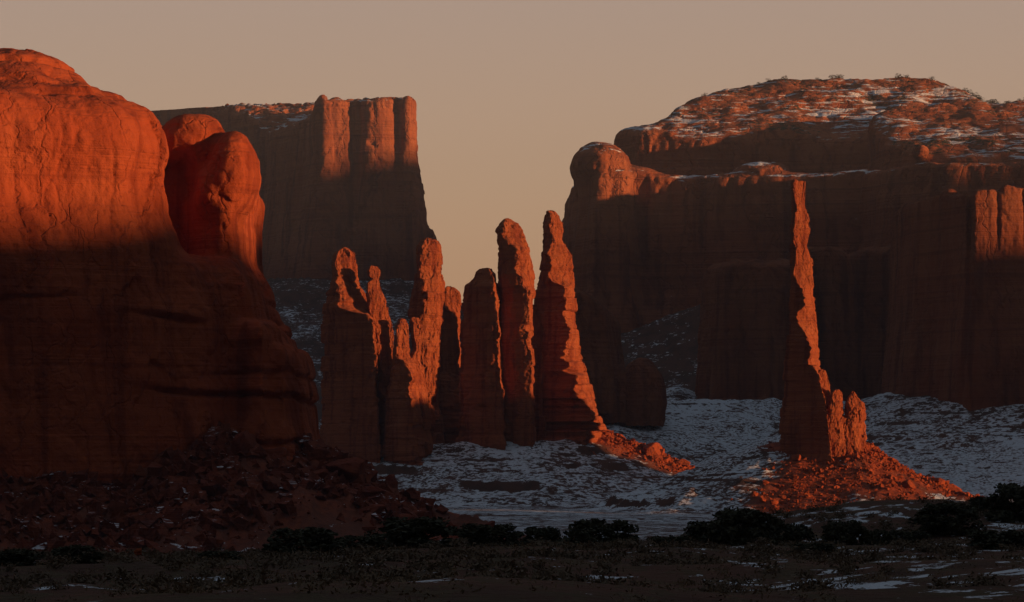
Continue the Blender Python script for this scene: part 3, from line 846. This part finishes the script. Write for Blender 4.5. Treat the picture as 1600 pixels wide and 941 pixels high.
spire('rock_pinnacle', 'small tapering pinnacle leaning on the foot of the tall thin spire', T - 8,
      [(578, 1279, 1280, 1291), (590, 1272, 1276, 1294), (602, 1273, 1278, 1298), (611, 1280, 1290, 1299), (640, 1277, 1298, 1300), (700, 1272, 1304, 1306)], cat='rock', seed=12, sc=1.6)
spire('rock_plinth', 'squat fluted plinth under the ruin-like pair of rocks, on top of the rubble fan', T - 8,
      [(654, 1293, 1300, 1350), (658, 1289, 1295, 1353), (664, 1291, 1297, 1351), (690, 1289, 1295, 1353), (700, 1286, 1292, 1356), (745, 1276, 1284, 1366)], cat='rock', seed=15, sc=2.4, power=1.5, relief=1.2)
spire('rock_pinnacle', 'left block of the ruin-like pair of rocks below the tall thin spire', T - 12,
      [(609, 1306, 1308, 1312), (616, 1298, 1302, 1318), (636, 1293, 1297, 1318), (656, 1288, 1294, 1316), (660, 1290, 1296, 1322), (690, 1290, 1297, 1326), (740, 1284, 1290, 1330)], cat='rock', seed=13, sc=2.4, power=1.7, relief=1.2,
      group='ruin-like rocks')
spire('rock_pinnacle', 'right block of the ruin-like pair, with a small pointed peak on it', T - 10,
      [(612, 1331, 1332, 1334), (622, 1325, 1328, 1340), (630, 1322, 1326, 1352), (656, 1321, 1326, 1354), (660, 1318, 1322, 1350), (692, 1314, 1318, 1352), (740, 1306, 1312, 1362)], cat='rock', seed=14, sc=2.4, power=1.8, relief=1.2,
      group='ruin-like rocks')

# ------------------------------------------------------------------ unseen mesas added towards the sun, skylines shaped to cast the valley shade
SU = np.array([math.sin(SUN_AZ), -math.cos(SUN_AZ)]); SV = np.array([math.cos(SUN_AZ), math.sin(SUN_AZ)])
def uv(u, v):
    return tuple(SU * u + SV * v)

def shade_mesa(label, v0, v1, hv, seed):
    vs_, hs = zip(*hv)
    poly = [uv(1000, v0), uv(1000, v1), uv(1350, v1), uv(1350, v0)]
    def f(x, y, z):
        v = x * SV[0] + y * SV[1]
        top = np.interp(v, vs_, hs) + 7 * fbm(v / 34, 0 * v, 0 * v, 3, seed)
        return slab(x, y, z, poly, top, [(0, 20), (100, 0)], 10, 5 * fbm(x / 60, y / 60, 0 * x, 3, seed + 1))
    xs, ys = [p[0] for p in poly], [p[1] for p in poly]
    P, Fq, N = solid(f, (min(xs) - 40, min(ys) - 40, -30), (max(xs) + 40, max(ys) + 40, max(hs) + 15), 14.0, 40.0, seed, 1, joint=.5)
    tag(make_object('sandstone_mesa', P, Fq, M_far, (sum(xs) / 4, sum(ys) / 4, -22), None, N), label, 'mesa')
shade_mesa('unseen long sandstone mesa beyond the right edge, shaped to keep the valley floor in shade', -300, 1440,
             [(-300, 140), (500, 150), (740, 161), (800, 165), (822, 158), (860, 156), (950, 172), (1100, 186), (1440, 190)], 700)
shade_mesa('unseen high sandstone mesa beyond the right edge, farther off, shaped to shade the lower cliffs', 1705, 3300,
             [(1705, 190), (1855, 214), (2100, 270), (2290, 306), (2435, 344), (2700, 388), (2880, 424), (2940, 436), (3300, 470)], 720)

def shade_butte():  # unseen butte added to block low sun from the grouped spires' front slope
    pl = [uv(-170, 1560), uv(-185, 1651), uv(-100, 1653), uv(-95, 1562)]
    zt = 31 + math.tan(SUN_EL) * 480
    xs, ys = [p[0] for p in pl], [p[1] for p in pl]
    def f(x, y, z):
        return slab(x, y, z, pl, zt + 2 * fbm(x / 9, y / 9, 0 * x, 3, 91), [(0, 6), (60, 0)], 4, 2 * fbm(x / 14, y / 14, 0 * x, 3, 92))
    P, Fq, N = solid(f, (min(xs) - 15, min(ys) - 15, -26), (max(xs) + 15, max(ys) + 15, zt + 10), 2.5, 10.0, 740, 1, joint=.5)
    tag(make_object('sandstone_butte', P, Fq, M_wall, (sum(xs) / 4, sum(ys) / 4, -22), None, N), 'small unseen butte added beyond the right edge to shade the slope below the grouped spires', 'butte')
shade_butte()

# ------------------------------------------------------------------ boulders
def gz(x, y):
    return float(ground_z(np.array([x]), np.array([y]))[0])

def ball(n):
    """a sphere of quads (a cube blown up)"""
    g = np.linspace(-1, 1, n + 1); Ps, Fs, off = [], [], 0
    A, B = np.meshgrid(g, g, indexing='ij')
    i = np.arange((n + 1) ** 2).reshape(n + 1, n + 1)
    q0 = np.stack([i[:-1, :-1], i[1:, :-1], i[1:, 1:], i[:-1, 1:]], -1).reshape(-1, 4)
    for ax in range(3):
        for sg in (1, -1):
            C = np.full_like(A, sg)
            co = [None] * 3; co[ax] = C; co[(ax + 1) % 3] = A; co[(ax + 2) % 3] = B
            Ps.append(np.stack(co, -1).reshape(-1, 3)); Fs.append((q0 if sg > 0 else q0[:, ::-1]) + off); off += (n + 1) ** 2
    P = np.concatenate(Ps); Fq = np.concatenate(Fs)
    key = np.round(P * 1000).astype(int)
    _, first, inv = np.unique(key, axis=0, return_index=True, return_inverse=True)
    P = P[first]; Fq = inv.reshape(-1)[Fq]
    return (P / np.linalg.norm(P, axis=1, keepdims=True)).astype(np.float32), Fq

def boulder_mesh(seed, mat):
    r = np.random.default_rng(seed)
    P, Fq = ball(16)
    D = P.copy()
    # plane cuts give broken faces
    rad = np.full(len(P), 1.0)
    for _ in range(11):
        n = r.normal(size=3); n /= np.linalg.norm(n)
        c = P @ n; h = r.uniform(.42, .80)
        rad = np.where(c > .05, np.minimum(rad, h / np.maximum(c, .05)), rad)
    P = D * rad[:, None]
    P = P * (1 + .06 * fbm(D[:, 0] * 2.6, D[:, 1] * 2.6, D[:, 2] * 2.6, 5, seed, .6)[:, None])
    P[:, 2] -= P[:, 2].min() * .7
    o = make_object('boulder', P, Fq, mat)
    me = o.data
    me.polygons.foreach_set('use_smooth', np.zeros(len(me.polygons), bool))
    bpy.data.objects.remove(o)
    return me

LIT = [boulder_mesh(900 + k, M_boulder) for k in range(6)]
DIM = [boulder_mesh(930 + k, M_shaded_boulder) for k in range(5)]

def put_boulder(me, x, y, size, label, group=None, tilt=.5, sink=.22, z=None):
    o = bpy.data.objects.new('boulder', me)
    COL.objects.link(o)
    zz = gz(x, y) if z is None else z
    o.location = (x, y, zz - sink * size[2])
    o.scale = tuple(v / 2 for v in size)
    o.rotation_euler = (random.uniform(-tilt, tilt), random.uniform(-tilt, tilt), random.uniform(0, 6.28))
    return tag(o, label, 'boulder', group)

def along(name, n, spread, smin_, smax_, label, group, meshes, bias=2.2, t0=0.0):
    pts = RIDGES[name][0]
    for _ in range(n):
        t = (t0 + (1 - t0) * random.random()) * (len(pts) - 1)
        i = min(int(t), len(pts) - 2); f = t - i
        p = pts[i] * (1 - f) + pts[i + 1] * f
        s = smin_ + (smax_ - smin_) * random.random() ** bias
        x, y = p[0] + random.gauss(0, spread), p[1] + random.gauss(-spread * .4, spread)
        put_boulder(random.choice(meshes), x, y, (s * random.uniform(.8, 1.5), s * random.uniform(.7, 1.1), s * random.uniform(.55, 1.0)), label, group)

along('yei_rubble', 66, 5.0, 1.3, 6.5, 'broken red boulder in the sunlit rubble running down right of the grouped spires', 'boulders right of the grouped spires', LIT)
along('totem_right', 62, 4.0, .9, 4.6, 'red sunlit boulder on the rubble ridge running down right from the tall thin spire', 'boulders on the right-hand rubble ridge', LIT)
along('totem_front', 48, 9.0, .6, 2.4, 'small red boulder in the rubble fan in front of the tall thin spire', 'boulders in the front rubble fan', LIT)
along('totem_mid', 20, 7.0, .7, 3.0, 'red boulder on the middle of the rubble cone below the ruin-like rocks', 'boulders on the middle of the rubble cone', LIT)
along('totem_top', 12, 4.0, 1.0, 3.0, 'small red boulder at the foot of the ruin-like rocks', 'boulders at the ruin-like rocks', LIT)
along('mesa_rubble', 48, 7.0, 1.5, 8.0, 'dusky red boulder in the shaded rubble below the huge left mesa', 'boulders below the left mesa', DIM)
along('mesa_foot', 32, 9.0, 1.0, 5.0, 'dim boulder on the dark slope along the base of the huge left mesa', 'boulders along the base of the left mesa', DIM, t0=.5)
for px, d, size, lab, k in [(1022, 1781, (17, 11, 8), 'largest slab-like boulder in the sunlit rubble right of the grouped spires', 1),
                            (991, 1786, (5, 4.5, 6), 'upright sunlit block at the top of the rubble right of the grouped spires', 0),
                            (1066, 1776, (11, 8, 4.5), 'long low slab near the lower end of the sunlit rubble right of the grouped spires', 3),
                            (1466, 1579, (7, 6, 7), 'big round sunlit boulder halfway down the right-hand rubble ridge', 2),
                            (1492, 1574, (9, 6, 7), 'big tilted sunlit block near the low end of the right-hand rubble ridge', 4),
                            (1508, 1570, (7, 5, 5.5), 'lowest big sunlit block at the tip of the right-hand rubble ridge', 5),
                            (1420, 1558, (11, 7, 6), 'broad sunlit slab below the middle of the right-hand rubble ridge', 1),
                            (1245, 1588, (9, 7, 5), 'lone red outcrop on the snowy slope left of the rubble fan', 3),
                            (1240, 1562, (5, 4, 5.5), 'small upright red rock on the snow left of the rubble fan', 0),
                            (866, 1770, (8, 5, 4), 'small sunlit red outcrop at the foot of the tallest grouped spire', 2)]:
    x = (px - 800) * d / FPX
    put_boulder(LIT[k], x, d, size, lab, tilt=.3)
for k in range(14):
    px = random.gauss(1205, 14); d = random.uniform(1515, 1560)
    s = random.uniform(1.2, 4.0)
    put_boulder(random.choice(LIT), (px - 800) * d / FPX, d, (s * 1.3, s, s * .8), 'red rock in the broken outcrop low on the snowy slope left of the fan', 'rocks of the low outcrop')
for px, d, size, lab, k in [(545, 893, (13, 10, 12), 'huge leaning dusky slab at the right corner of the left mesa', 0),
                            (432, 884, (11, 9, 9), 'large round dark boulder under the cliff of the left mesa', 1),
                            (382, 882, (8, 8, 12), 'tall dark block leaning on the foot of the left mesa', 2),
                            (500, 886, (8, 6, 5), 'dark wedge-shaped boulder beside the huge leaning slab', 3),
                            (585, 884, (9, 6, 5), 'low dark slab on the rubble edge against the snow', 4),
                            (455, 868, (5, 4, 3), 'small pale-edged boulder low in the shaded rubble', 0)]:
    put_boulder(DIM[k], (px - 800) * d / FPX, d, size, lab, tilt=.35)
put_boulder(LIT[2], (215 - 800) * 150 / FPX, 150, (.45, .4, .65), 'small round reddish rock alone on the dark ground at the lower left', tilt=.1)

# ------------------------------------------------------------------ junipers, brush, grass
def quads_mesh(name, C, size, mat, r, base=(0, 0, 0), aspect=1.0):
    """one small randomly turned leaf face at each point of C"""
    n = len(C)
    a = r.normal(size=(n, 3)); a /= np.linalg.norm(a, axis=1, keepdims=True)
    b = np.cross(a, r.normal(size=(n, 3))); b /= np.linalg.norm(b, axis=1, keepdims=True)
    s = (size * r.uniform(.6, 1.3, n))[:, None] / 2
    P = np.stack([C - a * s - b * s * aspect, C + a * s - b * s * aspect * .6, C + a * s * 1.1 + b * s * aspect, C - a * s * .8 + b * s * aspect * .7], 1).reshape(-1, 3)
    Fq = np.arange(4 * n).reshape(n, 4)
    return make_object(name, P, Fq, mat, base)

def tube(P, Fs, path, radii, n=7):
    off = sum(len(p) for p in P)
    path = np.asarray(path, float)
    for q, (c, rr) in enumerate(zip(path, radii)):
        t = path[min(q + 1, len(path) - 1)] - path[max(q - 1, 0)]
        t /= np.linalg.norm(t)
        u = np.cross(t, [.3, 1, .1]); u /= np.linalg.norm(u); v = np.cross(t, u)
        th = np.linspace(0, 2 * np.pi, n, endpoint=False)
        P.append(c + rr * (np.cos(th)[:, None] * u + np.sin(th)[:, None] * v))
    for q in range(len(path) - 1):
        i = off + q * n + np.arange(n); j = off + q * n + (np.arange(n) + 1) % n
        Fs.append(np.stack([i, j, j + n, i + n], 1))

def juniper_meshes(seed, leaves=60, clumps=110):
    """crown about 1 m wide and 0.75 m tall, to be scaled"""
    r = np.random.default_rng(seed)
    P, Fs = [], []
    tips = []
    for k in range(6):
        a = k * 1.05 + r.uniform(-.3, .3); ln = r.uniform(.22, .38)
        p0 = np.array([0, 0, 0.0]); p1 = np.array([.03 * math.cos(a), .03 * math.sin(a), .12]); p2 = np.array([ln * .5 * math.cos(a), ln * .5 * math.sin(a), r.uniform(.2, .3)])
        p3 = np.array([ln * math.cos(a), ln * math.sin(a), r.uniform(.3, .58)])
        tube(P, Fs, [p0, p1, p2, p3], [.035, .028, .018, .006]); tips.append(p3)
    trunk = make_object('trunk', np.concatenate(P), np.concatenate(Fs), M_bark)
    C = []
    for k in range(clumps):
        a = r.uniform(0, 6.283); rad = .48 * math.sqrt(r.random()); h = r.uniform(.0, .70) ** 1.15
        lim = .46 * math.sqrt(max(0.02, 1 - ((h - .20) / .54) ** 2)) * (1 + .16 * math.sin(3 * a + seed) + .10 * math.sin(5 * a + 2 * seed))
        rad = min(rad, lim)
        c = np.array([rad * math.cos(a), rad * math.sin(a), h])
        sz = r.uniform(.05, .13)
        q = r.normal(size=(leaves, 3)); q /= np.linalg.norm(q, axis=1, keepdims=True)
        C.append(c + q * sz * (r.random((leaves, 1)) ** .4) * np.array([1.2, 1.2, .8]))
    crown = quads_mesh('crown', np.concatenate(C), .045, M_leaf, r)
    out = (trunk.data, crown.data)
    bpy.data.objects.remove(trunk); bpy.data.objects.remove(crown)
    return out

JUN = [juniper_meshes(40 + k) for k in range(5)]
JUN_SMALL = [juniper_meshes(60 + k, 16, 40) for k in range(3)]

def put_juniper(kind, loc, size, label, group=None, name='juniper'):
    root = thing(name, label, 'shrub' if name == 'juniper' else 'tree', loc, group)
    root.scale = size; root.rotation_euler = (0, 0, random.uniform(0, 6.28))
    for nm, me in zip(('trunk', 'crown'), kind):
        c = bpy.data.objects.new(nm, me); COL.objects.link(c); c.parent = root
    return root

JUNIPERS = [  # column, distance, width px, height px, label
    (935, 168, 118, 70, 'rounded dark juniper standing apart near the middle, left of the snow gap'),
    (843, 174, 86, 54, 'low dark juniper just left of the rounded middle juniper'),
    (762, 172, 120, 56, 'broad low juniper in front of the snowy terraced slope'),
    (650, 158, 150, 66, 'wide dark juniper at the right end of the shaded rubble slope'),
    (560, 150, 100, 40, 'low dark juniper in the shade left of the wide one'),
    (476, 140, 130, 62, 'bushy juniper on the dark ground below the left mesa'),
    (345, 120, 80, 30, 'small juniper low on the dark ground at the left'),
    (118, 112, 90, 40, 'right one of two low junipers in the lower left corner'),
    (28, 112, 100, 38, 'left one of two low junipers in the lower left corner'),
    (1052, 172, 84, 48, 'narrow dark juniper just right of the snow gap'),
    (1112, 174, 110, 76, 'dark juniper at the left side of the dense clump under the rubble fan'),
    (1165, 170, 140, 90, 'tallest juniper of the dense clump under the rubble fan'),
    (1232, 174, 96, 70, 'dark juniper at the right side of the dense clump'),
    (1318, 170, 90, 64, 'round juniper in front of the red rubble fan'),
    (1378, 180, 64, 46, 'slim juniper right of the round one below the rubble ridge'),
    (1425, 172, 70, 40, 'low juniper at the foot of the dark rise on the right'),
    (1482, 190, 120, 58, 'large juniper on the dark rise, below the tip of the rubble ridge'),
    (1545, 205, 80, 36, 'small juniper on top of the dark rise at the right'),
    (1592, 200, 110, 72, 'tall juniper cut by the right edge of the picture'),
    (1560, 150, 110, 46, 'low spreading juniper in front of the dark rise at the right'),
    (1270, 150, 80, 30, 'low scrubby juniper on the near ground below the rubble fan'),
]
for k, (px, d, w, h, lab) in enumerate(JUNIPERS):
    x = (px - 800) * d / FPX
    ww, hh = w * d / FPX, .88 * h * d / FPX
    put_juniper(JUN[k % 5], (x, d, gz(x, d) - .05), (ww, ww * .9, hh / .76), lab, 'junipers along the near rise')

for k in range(30):
    px = [1405, 1417, 1300, 1225][k] if k < 4 else random.uniform(1496, 1612) if k < 22 else random.uniform(1060, 1480)
    s = random.uniform(2.2, 4.6) if k >= 4 else 4.0
    m = np.abs(BUTTE_P[:, 0] / BUTTE_P[:, 1] * FPX + 800 - px) < 1.2
    q = BUTTE_P[m]; q = q[np.argmax(q[:, 2] / q[:, 1])]
    put_juniper(JUN_SMALL[k % 3], tuple(q.tolist()[:2]) + (float(q[2]) - .3,), (s * 1.5, s * 1.5, s), 'tiny dark tree on the skyline of the broad butte', 'trees on the butte skyline', 'juniper_tree')

def tufts(name, label_kind, pts, size, blades, mat, seed, spread=.5):
    r = np.random.default_rng(seed)
    n = len(pts)
    C = np.repeat(pts, blades, 0); S_ = np.repeat(size, blades)
    C = C + r.normal(size=C.shape) * (S_[:, None] * np.array([spread, spread, spread * .45])) + np.array([0, 0, .25]) * S_[:, None]
    o = quads_mesh(name, C, S_ * .24, mat, r, (0, 0, 0), .5)
    o['kind'] = 'stuff'
    return o

def scatter(n, d0, d1, seed, keep=None):
    r = np.random.default_rng(seed)
    d = np.sqrt(r.uniform(d0 ** 2, d1 ** 2, n))
    x = r.uniform(-.16, .16, n) * d
    dens = fbm(x / (d0 * .06), d / (d0 * .06), 0 * x, 3, seed)
    ok = dens > r.uniform(-.7, .5, n)
    if keep is not None:
        ok &= keep(x, d)
    x, d = x[ok], d[ok]
    return np.stack([x, d, ground_z(x, d)], 1), r
pts, r_ = scatter(9000, 1480, 2280, 5)
tufts('desert_scrub', '', pts, r_.uniform(.6, 1.5, len(pts)), 7, M_scrub, 6)
pts, r_ = scatter(2000, 75, 240, 8)
tufts('sagebrush', '', pts, r_.uniform(.25, .60, len(pts)), 110, M_scrub, 9, .42)
pts, r_ = scatter(2600, 55, 200, 10)
tufts('dry_grass', '', pts, r_.uniform(.16, .38, len(pts)), 30, M_grass, 11, .6)

def scree(mat, where, big, seed):
    r = np.random.default_rng(seed)
    pts = []
    for nm, n, sp, fall in where:
        rp = np.array(RIDGES[nm][0]); t = r.uniform(0, len(rp) - 1, n); i = np.minimum(t.astype(int), len(rp) - 2); f = (t - i)[:, None]
        p = rp[i] * (1 - f) + rp[i + 1] * f
        pts.append(p[:, :2] + r.normal(size=(n, 2)) * sp - np.abs(r.normal(size=(n, 1))) * np.array([[0, fall]]))
    q = np.concatenate(pts)
    x, y = q[:, 0].astype(np.float32), q[:, 1].astype(np.float32)
    z = ground_z(x, y)
    n = len(x)
    cube = np.array([[a, b, c] for a in (-.5, .5) for b in (-.5, .5) for c in (-.5, .5)])
    V = cube[None] + r.uniform(-.28, .28, (n, 8, 3))
    A = np.linalg.qr(r.normal(size=(n, 3, 3)))[0]
    A[np.linalg.det(A) < 0, :, 0] *= -1
    sz = (.35 + big * r.random(n) ** 4)[:, None, None] * r.uniform(.6, 1.5, (n, 1, 3))
    V = np.einsum('nij,nkj->nki', A, V * sz) + np.stack([x, y, z + .1], 1)[:, None]
    f0 = np.array([[0, 1, 3, 2], [4, 6, 7, 5], [0, 4, 5, 1], [2, 3, 7, 6], [0, 2, 6, 4], [1, 5, 7, 3]])
    Fq = (f0[None] + 8 * np.arange(n)[:, None, None]).reshape(-1, 4)
    o = make_object('scree', V.reshape(-1, 3), Fq, mat)
    o.data.polygons.foreach_set('use_smooth', np.zeros(len(Fq), bool))
    o['kind'] = 'stuff'
scree(M_boulder, (('yei_rubble', 1800, 6, 5), ('totem_right', 1500, 6, 0), ('totem_front', 900, 11, 0), ('totem_mid', 700, 9, 0), ('totem_top', 250, 6, 0)), 1.1, 12)
scree(M_shaded_boulder, (('mesa_foot', 5500, 5, 24), ('mesa_rubble', 1400, 7, 8)), 2.6, 13)

# thin stake, one even reddish colour, at the bottom of the picture
def stake():
    d = 66.0
    x = (613 - 800) * d / FPX; z = gz(x, d)
    zt = (HORIZON - 927) * d / FPX
    P, Fs = [], []
    tube(P, Fs, [(x + .09, d, z - .1), (x + .06, d, z + .3 * (zt - z)), (x + .02, d, z + .7 * (zt - z)), (x - .015, d, zt)], [.028, .027, .026, .012], 9)
    t = NT('reddish_stake', .8)
    tag(make_object('wooden_stake', np.concatenate(P), np.concatenate(Fs), t.color((.42, .09, .03)), (x, d, z)), 'thin leaning reddish stake at the bottom edge below the wide juniper', 'stake')
stake()

# ------------------------------------------------------------------ haze
HAZE_DENSITY = 4.0e-5
lo, hi = np.array([-5060, -1560, -42.0]), np.array([5060, 9060, 455.0])
P = np.array([[(lo, hi)[a][0], (lo, hi)[b][1], (lo, hi)[c][2]] for a in (0, 1) for b in (0, 1) for c in (0, 1)])
Fq = np.array([[0, 1, 3, 2], [4, 6, 7, 5], [0, 4, 5, 1], [2, 3, 7, 6], [0, 2, 6, 4], [1, 5, 7, 3]])
hm = bpy.data.materials.new('haze'); hm.use_nodes = True
hn = hm.node_tree.nodes; hn.clear()
h_out = hn.new('ShaderNodeOutputMaterial'); h_vol = hn.new('ShaderNodeVolumePrincipled')
h_vol.inputs['Color'].default_value = (.62, .75, .96, 1)
h_vol.inputs['Density'].default_value = HAZE_DENSITY
hm.node_tree.links.new(h_vol.outputs[0], h_out.inputs['Volume'])
hz = make_object('haze', P, Fq, hm, (0, 0, 0))
hz['kind'] = 'stuff'
